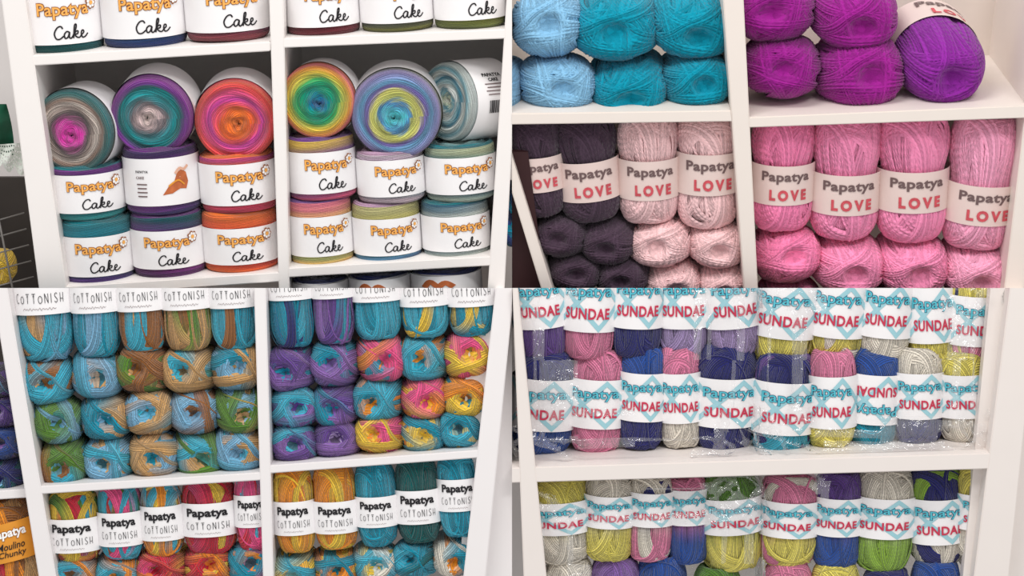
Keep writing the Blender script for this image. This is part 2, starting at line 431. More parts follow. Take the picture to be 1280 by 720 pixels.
def hank(p, x0, x1, y0, y1, l0, l1, pal, label, group, kind, paper=M_PAPER, df=.012, sw=.0026, roll=0, mat=None, proto=None, yaw=0, flip=False, bandf=.985, ex=None, zblock=False):
    s = seed()
    cx, cy = (x0 + x1) / 2, (y0 + y1) / 2
    w = (x1 - x0) / 2000
    dc = df + w * .9
    loc, _ = at(p, cx, cy, df + w * .25); _, sc = at(p, cx, cy, df + w * .5); loc.y = dc
    rx = w * sc; ry = rx * .9; rz = (y1 - y0) / 2000 * sc / math.cos(R_(NET[p]))
    M = MP[p] @ Matrix.Translation(loc) @ Matrix.Rotation(R_(roll), 4, 'Y')
    e = empty('yarn_skein', M)
    if proto is not None:
        me = proto[s % len(proto)].copy(); me.name = 'yarn_wraps'; me.materials.clear(); me.materials.append(mat)
        me.transform(Matrix.Diagonal((rx / .04, ry / .036, rz / .065, 1)))
    else: me = skein_mesh('yarn_wraps', rx, ry, rz, pal, mat or YM, s, True, sw, ex=ex, zblock=zblock)
    link('yarn_wraps', me, e)
    zt = at(p, cx, l0, df)[0].z - loc.z; zb = at(p, cx, l1, df)[0].z - loc.z
    bx, by = rx * bandf, ry * bandf
    b = band(bx, by, zb, zt, paper, e)
    brand(kind, b, bx, by, zb, zt, R_(yaw), flip)
    return tag(e, label, 'yarn', group, p)

# =================================================================== SHELVING
UNIT = {}
for p, (lab) in {1: 'white open shelf unit holding stacked yarn cakes, upper left', 2: 'cream shelf unit holding purple, teal and pink yarn, upper right',
                 3: 'white shelf unit holding small multicoloured yarn balls, lower left', 4: 'white shelf holding plastic bagged skeins, lower right'}.items():
    e = empty('shelf_unit', MP[p]); UNIT[p] = tag(e, lab, 'shelf', None, p)
def up(p, poly): return slab(p, poly, 0, .27, 'upright', M_SHELF[p], UNIT[p])
def bd(p, poly): return slab(p, poly, .001, .27, 'shelf_board', M_SHELF[p], UNIT[p])
# unit 1
up(1, [(0, -12), (30, -12), (85, 372), (50, 372)]); up(1, [(336, -12), (354, -12), (362, 372), (349, 372)]); up(1, [(634, -12), (650, -12), (630, 372), (609, 372)])
bd(1, [(30, 70), (338, 52), (338, 64), (31, 83)]); bd(1, [(352, 48), (640, 36), (640, 48), (352, 60)])
bd(1, [(80, 358), (352, 340), (352, 352), (80, 371)]); bd(1, [(358, 335), (616, 320), (616, 332), (358, 347)])
slab(1, [(20, -60), (645, -60), (620, 420), (70, 420)], .262, .275, 'back_panel', M_BACK[1], UNIT[1], 0)
# unit 2
up(2, [(903, -12), (929, -12), (948, 372), (931, 372)]); up(2, [(1300, -12), (1345, -12), (1294, 372), (1254, 372)]); up(2, [(612, 150), (626, 150), (694, 372), (680, 372)])
bd(2, [(630, 142), (914, 138), (916, 152), (630, 156)]); bd(2, [(925, 147), (1300, 131), (1300, 147), (926, 160)])
slab(2, [(600, -90), (1340, -90), (1300, 420), (640, 420)], .262, .275, 'back_panel', M_BACK[2], UNIT[2], 0)
# unit 3
up(3, [(-12, 348), (7, 348), (72, 732), (50, 732)]); up(3, [(317, 348), (332, 348), (342, 732), (329, 732)]); up(3, [(621, 348), (644, 348), (606, 732), (578, 732)])
bd(3, [(44, 608), (332, 590), (332, 600), (46, 618)]); bd(3, [(334, 582), (604, 562), (603, 572), (335, 592)])
slab(3, [(0, 320), (625, 320), (600, 760), (60, 760)], .262, .275, 'back_panel', M_BACK[3], UNIT[3], 0)
# unit 4
up(4, [(1264, 348), (1300, 348), (1260, 732), (1216, 732)]); up(4, [(640, 348), (646, 348), (684, 732), (655, 732)])
bd(4, [(632, 585), (1246, 566), (1245, 586), (632, 604)])
slab(4, [(640, 320), (1275, 320), (1230, 760), (660, 760)], .262, .275, 'back_panel', M_BACK[4], UNIT[4], 0)

# setting
def struct(name, verts, mat):
    me = bpy.data.meshes.new(name); me.from_pydata(verts, [], [(0, 1, 2, 3)]); me.materials.append(mat)
    o = link(name, me); o['kind'] = 'structure'; return o
M_WALL = plain('painted_wall', (205, 200, 198), 0.8, 0.03, scale=4)
struct('wall_back', [(-1.6, .62, -.9), (1.6, .62, -.9), (1.6, .62, 1.0), (-1.6, .62, 1.0)], M_WALL)

# =================================================================== UPPER LEFT : cakes
def cake_up(x0, x1, yt, yb, face, side, label, group, yaw=0, kind='cake', df=.012, lb=(.15, .86)):
    p = 1; s = seed(); cx = (x0 + x1) / 2
    q, sc = at(p, cx, yb, df + .01); qt, _ = at(p, cx, yt, df + .01)
    R = (x1 - x0) / 2000 * at(p, cx, yb, df + .045)[1] * .975; H = qt.z - q.z
    loc = Vector((at(p, cx, (yt + yb) / 2, df + R)[0].x, df + R, q.z + H / 2))
    e = empty('yarn_cake', MP[p] @ Matrix.Translation(loc) @ Matrix.Rotation(R_(-3), 4, 'Y'))
    link('wound_yarn', cake_mesh('wound_yarn', R, H * .995, face, side, s), e)
    rb = R * 1.043; z0 = -H / 2 + H * lb[0]; z1 = -H / 2 + H * lb[1]
    b = band(rb, rb, z0, z1, M_PAPER, e)
    if kind == 'cake': brand('cake', b, rb, rb, z0, z1, R_(yaw))
    elif kind == 'photo':
        g = (np.array([(-1.0, -.55), (-.55, -.15), (-.1, .1), (.15, .5), (.5, .62), (.85, .45), (1.0, .0), (.8, -.35), (.3, -.3), (-.3, -.5)]), [tuple(range(10))], 2.0, 1.17)
        wrapped('printed_picture', [(g, rb * .72, H * .36, rb * .38, -H * .02, R_(yaw), .0007, M_SHAWL, None), (stroke2d([[(0, 0), (.5, .5), (1.0, .35), (1.5, .7)]], .28), rb * .42, H * .13, rb * .56, H * .17, R_(yaw), .0011, M_SKIN, None),
                                    (stroke2d([[(0, 0), (.7, .3), (1.2, 0)]], .10), rb * .45, H * .10, rb * .40, -H * .02, R_(yaw), .0011, M_GOLDP, None)], rb, rb, b, 'printed photo of a brown shawl')
        L = [(text2d('PAPATYA', .02), rb * .36, None, -rb * .50, H * .17, R_(yaw), .0007, M_BLACK, None), (text2d('CAKE', .02), rb * .24, None, -rb * .56, H * .08, R_(yaw), .0007, M_GREY, None)]
        for k in range(4): L.append((stroke2d([[(0, 0), (1, 0), (2, 0)]], .12), rb * (.30 - .03 * (k % 2)), H * .018, -rb * .52, -H * (.02 + .06 * k), R_(yaw), .0007, M_GREY, None))
        wrapped('small_lettering', L, rb, rb, b)
    elif kind == 'tops':
        wrapped('printed_picture', [(stroke2d([[(0, 0), (.5, .7), (1.1, .2), (1.6, .6), (2.2, .1)]], .5), rb * 1.0, H * .16, -rb * .2, z1 - H * .13, R_(yaw), .0007, M_SHAWL, None)], rb, rb, b, 'brown printed picture')
    return tag(e, label, 'yarn', group, 1)

TEAL = (20, 120, 130); PUR = (110, 50, 130); NAV = (40, 50, 110)
WH = (240, 238, 238)
g0 = 'yarn cakes on the top shelf'
cake_up(25, 128, -20, 68, [PUR, TEAL], [PUR, (80, 60, 130), TEAL, (20, 80, 80)], 'dark teal based yarn cake on top shelf, first from left', g0, 12)
cake_up(127, 232, -26, 60, [NAV, TEAL], [PUR, TEAL, (50, 90, 140), NAV], 'navy based yarn cake on top shelf, second from left', g0, 10)
cake_up(231, 336, -32, 52, [PUR, TEAL], [(230, 120, 60), PUR, (60, 50, 110), (150, 70, 80)], 'purple based yarn cake on top shelf, left of the divider', g0, 14)
cake_up(357, 449, -36, 45, [(180, 40, 60), TEAL], [(230, 120, 60), (180, 40, 60), (140, 30, 60), (110, 40, 50)], 'maroon based yarn cake on top shelf, right of the divider', g0, 12)
cake_up(449, 541, -40, 40, [NAV, TEAL], [TEAL, NAV, (60, 70, 90), (120, 120, 50)], 'navy and olive yarn cake on top shelf, second from right', g0, 12)
cake_up(541, 632, -44, 36, [TEAL, NAV], [TEAL, (120, 130, 70), (150, 150, 60), (110, 120, 60)], 'olive based yarn cake on top shelf, first from right', g0, 12)

g2 = 'upright yarn cakes in the middle layer'
cake_up(62, 157, 208, 275, [(200, 190, 190), TEAL], [(120, 60, 140), (60, 90, 130), TEAL, (60, 160, 160)], 'purple and teal upright yarn cake, middle layer, first from left', g2, 14)
cake_up(156, 250, 185, 268, [(200, 190, 190), PUR], [(70, 50, 100), PUR, (140, 50, 140), (70, 60, 120)], 'purple upright yarn cake whose band shows a shawl photo', g2, 6, 'photo')
cake_up(250, 346, 194, 266, [(230, 60, 120), (240, 120, 50)], [(200, 60, 150), (240, 120, 60), (240, 130, 50), (220, 70, 100)], 'orange upright yarn cake with magenta edge, middle layer beside the divider', g2, 8)
cake_up(359, 445, 172, 250, [(240, 190, 70), (120, 70, 150)], [(240, 200, 90), (110, 70, 150), (60, 90, 160), (220, 90, 130)], 'yellow and purple upright yarn cake, middle layer right of the divider', g2, 12, lb=(.12, .78))
cake_up(446, 531, 190, 254, [(220, 200, 190), (200, 160, 190)], [(205, 190, 200), (200, 170, 200), (160, 190, 200), (200, 180, 190)], 'pale lilac upright yarn cake, middle layer, second from right', g2, 12)
cake_up(531, 620, 182, 252, [(180, 200, 190), TEAL], [(185, 195, 160), (70, 130, 140), (60, 110, 130), (170, 185, 170)], 'deep teal and sage upright yarn cake, middle layer, first from right', g2, 12, lb=(.15, .80))
g3 = 'upright yarn cakes in the bottom layer'
lb3 = (.16, .76)
cake_up(76, 168, 275, 357, [(200, 190, 190), TEAL], [(60, 140, 150), (30, 130, 150), (20, 110, 120), (90, 60, 130)], 'teal upright yarn cake, bottom layer, first from left', g3, 10, lb=lb3)
cake_up(165, 257, 268, 347, [(200, 190, 190), PUR], [(30, 90, 100), PUR, (150, 60, 150), (80, 40, 90)], 'dark purple upright yarn cake, bottom layer, second from left', g3, 4, lb=lb3)
cake_up(254, 348, 266, 341, [(230, 60, 120), (240, 120, 50)], [(245, 120, 60), (240, 80, 60), (235, 60, 70), (240, 110, 50)], 'bright orange red upright yarn cake, bottom layer beside the divider', g3, 6, lb=lb3)
cake_up(361, 441, 250, 332, [(240, 190, 70), (120, 70, 150)], [(240, 130, 150), (245, 200, 110), (120, 180, 120), (240, 190, 110)], 'pink and yellow upright yarn cake, bottom layer right of the divider', g3, 10, lb=lb3)
cake_up(441, 526, 254, 330, [(220, 200, 190), (200, 160, 190)], [(205, 200, 140), (200, 190, 100), (90, 170, 190), (90, 110, 160)], 'olive yellow and blue upright yarn cake, bottom layer, second from right', g3, 12, lb=lb3)
cake_up(527, 612, 252, 324, [(180, 200, 190), TEAL], [(60, 110, 135), (205, 212, 205), (90, 130, 145), (200, 208, 200)], 'navy and pale grey upright yarn cake, bottom layer, first from right', g3, 12, lb=lb3)
g4 = 'yarn cakes cut off below the lowest shelf'
cake_up(367, 437, 351, 425, [(210, 210, 215), NAV], [WH, WH, NAV, NAV], 'white banded yarn cake under the lowest shelf, beside the divider', g4, 0, 'tops', lb=(.1, .96))
cake_up(438, 514, 345, 420, [(210, 210, 215), NAV], [WH, WH, NAV, NAV], 'white banded yarn cake under the lowest shelf, in the middle', g4, 0, 'tops', lb=(.1, .96))
cake_up(515, 603, 340, 415, [(210, 210, 215), NAV], [WH, WH, NAV, NAV], 'white banded yarn cake under the lowest shelf, far right', g4, 0, 'tops', lb=(.1, .96))

g1 = 'yarn cakes lying with their spiral facing out'
def cake_lie(cx, cy, w, H, face, side, label, yaw, pitch, info=False):
    p = 1; s = seed()
    loc, sc = at(p, cx, cy, .015 + H * .45); R = w / 2000 * sc; loc.y = .02 + H / 2 + (.012 if info else 0)
    Rm = Matrix.Rotation(R_(yaw), 4, 'Z') @ Matrix.Rotation(R_(90 + pitch), 4, 'X')
    if info: Rm = Matrix.Rotation(R_(-8), 4, 'Y') @ Rm
    e = empty('yarn_cake', MP[p] @ Matrix.Translation(loc) @ Rm)
    link('wound_yarn', cake_mesh('wound_yarn', R, H, face, side, s), e)
    rb = R * 1.04; zb0, zb1 = (-H * .48, H * .36) if info else (-H * .36, H * .30); b = band(rb, rb, zb0, zb1, M_PAPER, e)
    inv = Rm.to_3x3().inverted(); v = inv @ Vector((.35, -1, .20) if info else (.1, -1, .22)); a0 = math.atan2(v.x, -v.y)
    if info:
        t0 = Rm.to_3x3() @ Vector((math.cos(a0), math.sin(a0), 0)); sg = 1 if t0.z > 0 else -1
        zs = 1 if (Rm.to_3x3() @ Vector((0, 0, 1))).x > 0 else -1
        md = ('r', sg, zs)
        L = []; bar = stroke2d([[(0, 0), (1, 0), (2, 0)]], .10)
        for k, (tx, ww) in enumerate((('PAPATYA', .030), ('CAKE', .016))):
            L.append((text2d(tx, .03), ww, None, -.004, .030 - k * .007, a0, .0008, M_BLACK, md))
        for k in range(4): L.append((bar, .032 - .005 * (k % 2), .0012, -.004, .017 - .0045 * k, a0, .0008, M_GREY, md))
        bars, fs = [], []; rr = random.Random(3); x = 0
        while x < 1:
            bw = rr.choice((.015, .03, .045)); o = len(bars)
            for j in range(5): bars += [(x, j / 4), (x + bw, j / 4)]
            for j in range(4): fs.append((o + 2 * j, o + 2 * j + 1, o + 2 * j + 3, o + 2 * j + 2))
            x += bw + rr.choice((.015, .03))
        bv = np.array(bars); bv = bv - (bv.min(0) + bv.max(0)) / 2
        wrapped('small_lettering', L, rb, rb, b)
        wrapped('barcode', [((bv, fs, 1.0, 1.0), .034, .016, -.008, -.012, a0, .0008, M_BLACK, md)], rb, rb, b)
    return tag(e, label, 'yarn', g1, 1)
cake_lie(101, 160, 104, .074, [(232, 70, 185), (230, 62, 178), (228, 60, 175), (225, 80, 180), (150, 90, 125), (98, 88, 88), (150, 135, 128), (205, 192, 182), (160, 135, 122), (80, 110, 108), (40, 130, 130)], [(40, 120, 125), (120, 110, 105), TEAL, PUR], 'yarn cake facing out with pink heart and grey brown rings', -14, 2)
cake_lie(195, 138, 102, .074, [(225, 205, 198), (222, 198, 195), (210, 185, 185), (130, 120, 125), (70, 130, 138), (36, 150, 156), (28, 120, 122), (120, 60, 145), (150, 60, 160)], [(150, 60, 160), PUR, (30, 110, 120)], 'yarn cake facing out with beige heart, teal ring and purple rim', -6, 8)
cake_lie(298, 144, 103, .074, [(252, 130, 40), (250, 125, 45), (250, 120, 48), (250, 110, 55), (242, 90, 105), (215, 75, 165), (238, 90, 140), (240, 85, 90), (242, 80, 60)], [(240, 90, 50), (230, 60, 120), (245, 140, 50)], 'yarn cake facing out with orange heart and magenta coral rings', -3, 8)
cake_lie(401, 124, 93, .070, [(30, 100, 160), (20, 115, 165), (20, 135, 165), (22, 148, 135), (24, 150, 118), (36, 156, 110), (70, 165, 95), (190, 195, 85), (240, 205, 80), (240, 160, 75), (228, 110, 120)], [(225, 110, 110), (240, 190, 80), (120, 70, 150)], 'yarn cake facing out with teal green heart and yellow orange rim', -5, -2)
cake_lie(496, 138, 112, .074, [(70, 205, 215), (80, 205, 215), (95, 195, 220), (80, 140, 190), (200, 205, 110), (210, 208, 115), (125, 110, 180), (110, 165, 205), (140, 150, 200), (160, 140, 195)], [(150, 140, 190), (190, 200, 120), (90, 170, 190)], 'largest yarn cake facing out with cyan heart and lavender blue rings', 0, 3)
cake_lie(585, 128, 98, .078, [(225, 228, 215), (190, 200, 175), (80, 140, 155), (215, 220, 215), (140, 175, 180), (50, 115, 135), (205, 212, 205), (110, 155, 165), (215, 222, 215)], [(205, 215, 212), (90, 145, 160), (190, 205, 200)], 'grey and teal yarn cake tipped sideways showing barcode on its band', -48, -8, True)

# slivers beyond the unit
def grid_mesh(name, fn, nu, nv, mat, holes=False):
    V = [fn(i / nu, j / nv) for j in range(nv + 1) for i in range(nu + 1)]
    F = [(j * (nu + 1) + i, j * (nu + 1) + i + 1, (j + 1) * (nu + 1) + i + 1, (j + 1) * (nu + 1) + i) for j in range(nv) for i in range(nu) if not (holes and j % 3 == 1 and (i + 2 * (j // 3)) % 4 in (0, 1) and 0 < j < nv - 1)]
    me = bpy.data.meshes.new(name); me.from_pydata(V, [], F); me.shade_smooth(); me.materials.append(mat); return me
M_GREENC = plain('green_cloth', (16, 82, 58), .85, .25, scale=60); M_LACE = plain('white_lace', (226, 232, 224), .85, .12, scale=300)
e = empty('cloth', MP[1])
def fc(u, v):
    bul = math.sin(math.pi * u) * math.sin(math.pi * min(1, v * 1.1))
    q = at(1, -46 + 64 * u - 10 * (1 - v) ** 2, 130 + 64 * v, .115 - .05 * bul + .006 * math.sin(u * 11 + v * 7) + .004 * math.sin(v * 19 + u * 5))[0]; return q
def fl_(u, v):
    sc_ = .72 + .28 * abs(math.sin(u * 16)); q = at(1, -46 + 78 * u + 3 * v, 184 - 6 * u + (16 + 28 * u) * v * sc_, .075 + .006 * math.sin(u * 20 + v * 6) + .03 * (1 - math.sin(math.pi * u)))[0]; return q
link('green_fabric', grid_mesh('green_fabric', fc, 36, 24, M_GREENC), e); link('lace_trim', grid_mesh('lace_trim', fl_, 110, 16, M_LACE, True), e)
tag(e, 'dark green cloth edged with white lace left of the yarn cakes', 'cloth', None, 1)
M_WIRE = plain('grey_wire', (104, 100, 96), .35, .02, .6)
bm = bmesh.new()
def rod(bm, a, b, r):
    d = b - a; M = Matrix.Translation((a + b) / 2) @ d.to_track_quat('Z', 'Y').to_matrix().to_4x4()
    bmesh.ops.create_cone(bm, cap_ends=True, segments=8, radius1=r, radius2=r, depth=d.length, matrix=M)
for k in range(5): rod(bm, at(1, -60, 292 + 20 * k, .09)[0], at(1, 30 + 3 * k, 266 + 20 * k, .09)[0], .0010)
for x in (-30, 8): rod(bm, at(1, x - 12, 262, .087)[0], at(1, x + 8, 362, .087)[0], .0014)
me = bpy.data.meshes.new('wire_rack'); bm.to_mesh(me); bm.free(); me.materials.append(M_WIRE); me.shade_smooth()
o = link('wire_rack', me); o.matrix_world = MP[1]; tag(o, 'grey wire rack left of the upper shelf unit', 'rack', None, 1)
end_ball(1, -4, 335, 46, 44, 'Yn', 'yellow yarn ball behind the wire rack', None, df=.10, c=.03)
end_ball(1, 640, 270, 30, 84, 'TU', 'blue yarn ball peeking out right of the cake shelves', None, df=.02, c=.04)
M_DARK = plain('dark_panel', (64, 58, 54), .7, .35, scale=14); M_MAROON = plain('dark_maroon_panel', (56, 30, 32), .6, .1)
o = slab(1, [(-80, 222), (60, 222), (70, 380), (-80, 380)], .20, .21, 'wall_left', M_DARK, None, 0); o.matrix_world = MP[1]; o['kind'] = 'structure'; TOPS.append((o, 1))
o = slab(2, [(590, 190), (660, 190), (684, 380), (590, 380)], .02, .03, 'wall_side', M_MAROON, None, 0); o.matrix_world = MP[2]; o['kind'] = 'structure'; TOPS.append((o, 2))
o = slab(3, [(585, 340), (660, 340), (660, 760), (575, 760)], .03, .05, 'wall_right', M_SHELF[3], None, 0); o.matrix_world = MP[3]; o['kind'] = 'structure'; TOPS.append((o, 3))
o = slab(4, [(1240, 340), (1340, 340), (1340, 760), (1200, 760)], .03, .05, 'wall_end', M_SHELF[4], None, 0); o.matrix_world = MP[4]; o['kind'] = 'structure'; TOPS.append((o, 4))

# =================================================================== UPPER RIGHT : chunky acrylic
PB = [skein_mesh('proto_ball', .05, .04, .07, 'c', YM, 300 + i, False, .0036, True, sq=2.25) for i in range(6)]
PH = [skein_mesh('proto_hank', .04, .036, .065, 'c', YM, 400 + i, True, .0029, True, pinch=.24, ex=.44) for i in range(5)]
MC = {n: yarn_mat('yarn_' + n, c, .0010, .5, .40) for n, c in dict(sky=(136, 188, 222), teal=(8, 146, 172), magenta=(156, 34, 142), purple=(142, 42, 156), aubergine=(80, 62, 78), pale=(252, 208, 210), pink=(255, 140, 186), pink2=(255, 152, 194), rose=(255, 174, 206)).items()}
gb = 'skein ends piled in the upper right cubbies'
for cx, cy, w, h, m, lb in [
    (632, 112, 50, 66, 'sky', 'sky blue yarn ball half hidden at far left of its shelf'),
    (697, 109, 102, 74, 'sky', 'sky blue yarn ball on shelf, beneath another sky blue ball'),
    (686, 34, 94, 88, 'sky', 'sky blue yarn ball resting on top of its pile'),
    (787, 108, 104, 74, 'teal', 'teal yarn ball on shelf, next to the sky blue pile'),
    (869, 104, 94, 76, 'teal', 'teal yarn ball on shelf, beside the cream divider'),
    (770, 36, 116, 88, 'teal', 'upper teal yarn ball next to the sky blue pile'),
    (864, 30, 112, 84, 'teal', 'upper teal yarn ball beside the cream divider'),
    (979, 88, 102, 82, 'magenta', 'lower purple yarn ball beside the cream divider'),
    (1074, 93, 112, 98, 'magenta', 'lower purple yarn ball in the middle of its shelf'),
    (970, 16, 106, 84, 'magenta', 'upper purple yarn ball beside the cream divider'),
    (1068, 18, 110, 88, 'magenta', 'upper purple yarn ball next to the banded purple skein')]:
    end_ball(2, cx, cy, w, h, 'c', lb, gb, df=.022 if cy > 60 else .03, c=.07, mat=MC[m], proto=PB, roll=-2)
# banded purple skein lying end-on
loc, sc = at(2, 1176, 92, .05); loc.y = .10; loc.z += .012
e = empty('yarn_skein', MP[2] @ Matrix.Translation(loc) @ Matrix.Rotation(R_(8), 4, 'Z') @ Matrix.Rotation(R_(99), 4, 'X') @ Matrix.Rotation(R_(172), 4, 'Z'))
me = PB[1].copy(); me.name = 'yarn_wraps'; me.materials.clear(); me.materials.append(MC['purple']); me.transform(Matrix.Diagonal((.055 / .05, .050 / .04, .085 / .07, 1))); link('yarn_wraps', me, e)
bz0, bz1 = -.054, .001
b = band(.0585, .0545, bz0, bz1, M_SILVER, e); brand('love', b, .0585, .0545, bz0, bz1, 0)
for ch in b.children:
    ch.data.transform(Matrix.Translation((0, 0, bz0 + bz1)) @ Matrix.Rotation(math.pi, 4, 'Y'))
    ch.data.transform(Matrix.Diagonal((1.0, 1.0, 1.0, 1)) @ Matrix.Rotation(R_(-14), 4, 'Z'))
tag(e, 'purple skein with silver paper band lying apart at shelf right', 'yarn', gb, 2)
gh = 'banded skeins standing in the upper right unit'
for x0, x1, y0, y1, l0, l1, m, roll, lb in [
    (634, 710, 148, 276, 200, 238, 'aubergine', -5, 'aubergine skein with silver band, leftmost of its cubby'),
    (690, 779, 148, 282, 206, 250, 'aubergine', -6, 'aubergine skein with silver band, beside the pale pink skeins'),
    (768, 855, 146, 284, 204, 248, 'pale', -2, 'pale pink skein with silver band, next to the aubergine skeins'),
    (841, 932, 144, 290, 196, 242, 'pale', -1, 'pale pink skein with silver band, just left of the divider'),
    (936, 1025, 148, 294, 210, 254, 'pink', 0, 'bright pink skein with silver band, just right of the divider'),
    (1011, 1109, 146, 306, 222, 267, 'pink2', 0, 'bright pink skein with silver band, second right of the divider'),
    (1094, 1195, 144, 308, 218, 264, 'pink2', -1, 'bright pink skein with silver band, beside the lightest pink skein'),
    (1181, 1284, 148, 318, 236, 280, 'rose', 3, 'lightest pink skein with silver band, far right of its cubby')]:
    hank(2, x0, x1, y0, y1, l0 - 1, l1 + 4, 'c', lb, gh, 'love', M_SILVER, df=.02, roll=roll, mat=MC[m], proto=PH, bandf=.935)
gl = 'skein ends below the banded skeins'
for cx, cy, w, h, m, lb in [
    (705, 297, 74, 58, 'aubergine', 'upper left aubergine yarn end under the aubergine skeins'),
    (764, 300, 76, 60, 'aubergine', 'upper right aubergine yarn end, next to pale pink'),
    (718, 343, 72, 54, 'aubergine', 'lower left aubergine yarn end beside the slanting upright'),
    (780, 345, 72, 54, 'aubergine', 'lower right aubergine yarn end, next to pale pink'),
    (828, 305, 84, 66, 'pale', 'upper left pale pink yarn end, next to aubergine'),
    (896, 305, 78, 62, 'pale', 'upper pale pink yarn end beside the divider'),
    (840, 353, 76, 54, 'pale', 'lower left pale pink yarn end, next to aubergine'),
    (906, 352, 72, 54, 'pale', 'lower pale pink yarn end beside the divider'),
    (982, 322, 88, 76, 'pink', 'bright pink yarn end just right of the divider'),
    (1060, 332, 94, 76, 'pink2', 'bright pink yarn end, second right of the divider'),
    (1140, 333, 94, 76, 'pink2', 'bright pink yarn end, third right of the divider'),
    (1220, 340, 90, 76, 'rose', 'light pink yarn end at the far right bottom'),
    (988, 388, 86, 70, 'pink', 'cut off bright pink yarn end at bottom, beside the divider'),
    (1104, 396, 90, 70, 'pink2', 'cut off bright pink yarn end at bottom, middle of its cubby')]:
    end_ball(2, cx, cy, w, h, 'c', lb, gl, df=.02, c=.06, mat=MC[m], proto=PB, roll=-2)

# =================================================================== LOWER LEFT : multicolour cotton
ORD = ['first', 'second', 'third', 'fourth', 'fifth']
def row3(cells, cub, rown, size, grp):
    for i, (cx, cy, pal) in enumerate(cells):
        end_ball(3, cx, cy, size[0], size[1], pal, f'{rown}-row {colour_words(pal)} yarn ball, {ORD[i]} from left, lower-left unit\'s {cub} cubby', grp, df=.012 + .004 * (i % 2), c=.055, sw=.0025, roll=-3)
gL = 'yarn balls piled in the left cubby'; gR = 'yarn balls piled in the right cubby'
row3([(57, 475, 'wtn'), (120, 467, 'Btn'), (180, 463, 'nGw'), (238, 462, 'nGt'), (294, 460, 'TnB')], 'left', 'second', (72, 66), gL)
row3([(69, 526, 'BTG'), (131, 521, 'nTB'), (186, 517, 'Bnt'), (242, 515, 'BwT'), (297, 512, 'GnB')], 'left', 'third', (70, 63), gL)
row3([(80, 577, 'tGw'), (138, 573, 'nBt'), (192, 569, 'TBn'), (246, 565, 'Gnt'), (299, 561, 'tnB')], 'left', 'fourth', (69, 64), gL)
row3([(364, 460, 'PVT'), (419, 455, 'VPT'), (475, 448, 'KOT'), (531, 447, 'TOt'), (584, 446, 'YOK')], 'right', 'second', (67, 66), gR)
row3([(365, 512, 'PVt'), (420, 507, 'PTV'), (474, 499, 'TtO'), (529, 496, 'OKY'), (581, 495, 'YOT')], 'right', 'third', (66, 60), gR)
row3([(366, 557, 'VPt'), (420, 552, 'PVl'), (477, 544, 'OKY'), (529, 541, 'TOY'), (578, 539, 'TYt')], 'right', 'fourth', (65, 56), gR)
gt = 'banded skeins along the top of the lower left unit'
for i, (x0, x1, y1, pal) in enumerate([(12, 91, 456, 'Btn'), (85, 149, 450, 'tTB'), (142, 206, 444, 'nwt'), (198, 265, 442, 'nGw'), (258, 322, 440, 'Ttw')]):
    hank(3, x0, x1, 340, y1, 345, 394 - i * 2, pal, f'{colour_words(pal)} banded skein, {ORD[i]} from left, top row of lower-left unit\'s left cubby', gt, 'cotton_top', roll=-3, sw=.0023)
for i, (x0, x1, y1, l1, pal) in enumerate([(332, 393, 438, 376, 'TNt'), (388, 443, 434, 374, 'PTV'), (437, 503, 428, 378, 'tTt'), (497, 563, 426, 384, 'tYT'), (557, 622, 424, 384, 'YtT')]):
    hank(3, x0, x1, 335, y1, 338, l1, pal, f'{colour_words(pal)} banded skein, {ORD[i]} from left, top row of lower-left unit\'s right cubby', gt, 'cotton_top', roll=-3, sw=.0023)
gs = 'banded skeins standing on the lowest shelf'
for i, (x0, x1, y0, y1, l0, l1, pal) in enumerate([(54, 125, 610, 708, 650, 692, 'tRYG'), (118, 179, 604, 704, 642, 684, 'RGtK'), (172, 229, 600, 700, 634, 677, 'YtO'), (222, 297, 594, 698, 630, 672, 'RKOY'), (291, 336, 588, 694, 620, 660, 'KRt')]):
    hank(3, x0, x1, y0, y1, l0, l1, pal, f'{colour_words(pal)} banded skein, {ORD[i]} from left in left cubby under lower-left shelf', gs, 'cotton', roll=-3, sw=.0023)
for i, (x0, x1, y0, y1, l0, l1, pal) in enumerate([(338, 394, 582, 696, 628, 670, 'YO'), (388, 448, 578, 692, 628, 668, 'OOY'), (441, 498, 575, 688, 622, 660, 'TtT'), (491, 552, 570, 684, 614, 656, 'g'), (544, 600, 564, 676, 600, 640, 'tT')]):
    hank(3, x0, x1, y0, y1, l0, l1, pal, f'{colour_words(pal)} banded skein, {ORD[i]} from left in right cubby under lower-left shelf', gs, 'cotton', roll=-3, sw=.0023)
row3([(92, 718, 'tOB'), (150, 714, 'tOt'), (204, 710, 'RYK'), (258, 708, 'OYR'), (312, 704, 'KOT')], 'left', 'bottom', (68, 56), gL)
row3([(368, 713, 'YtO'), (418, 710, 'OTY'), (468, 704, 'tcY'), (520, 700, 'tTg'), (568, 694, 'TcO')], 'right', 'bottom', (62, 52), gR)
# neighbouring shelf at the far left
e = empty('shelf_unit', MP[3]); tag(e, 'white shelf end of the next unit, lower far left', 'shelf', None, 3)
slab(3, [(-70, 618), (34, 611), (35, 622), (-70, 629)], .02, .2, 'shelf_board', M_SHELF[3], e); slab(3, [(-80, 340), (-6, 340), (52, 760), (-80, 760)], .2, .21, 'back_panel', M_DARK, e, 0)
for i, (cx, cy, pal) in enumerate([(-6, 478, 'PdB'), (-2, 516, 'NlP'), (2, 556, 'VdU'), (6, 592, 'NBg')]):
    end_ball(3, cx, cy, 56, 46, pal, f'{colour_words(pal)} yarn ball, {ORD[i]} from top on the neighbouring far left shelf', 'dark yarn balls on the neighbouring shelf', df=.03, c=.05, sw=.0023)
hank(3, -36, 54, 624, 772, 656, 704, 'wORn', 'brown chunky skein with amber band at lower far left', None, 'none', M_GOLDP, df=.02, roll=-13)
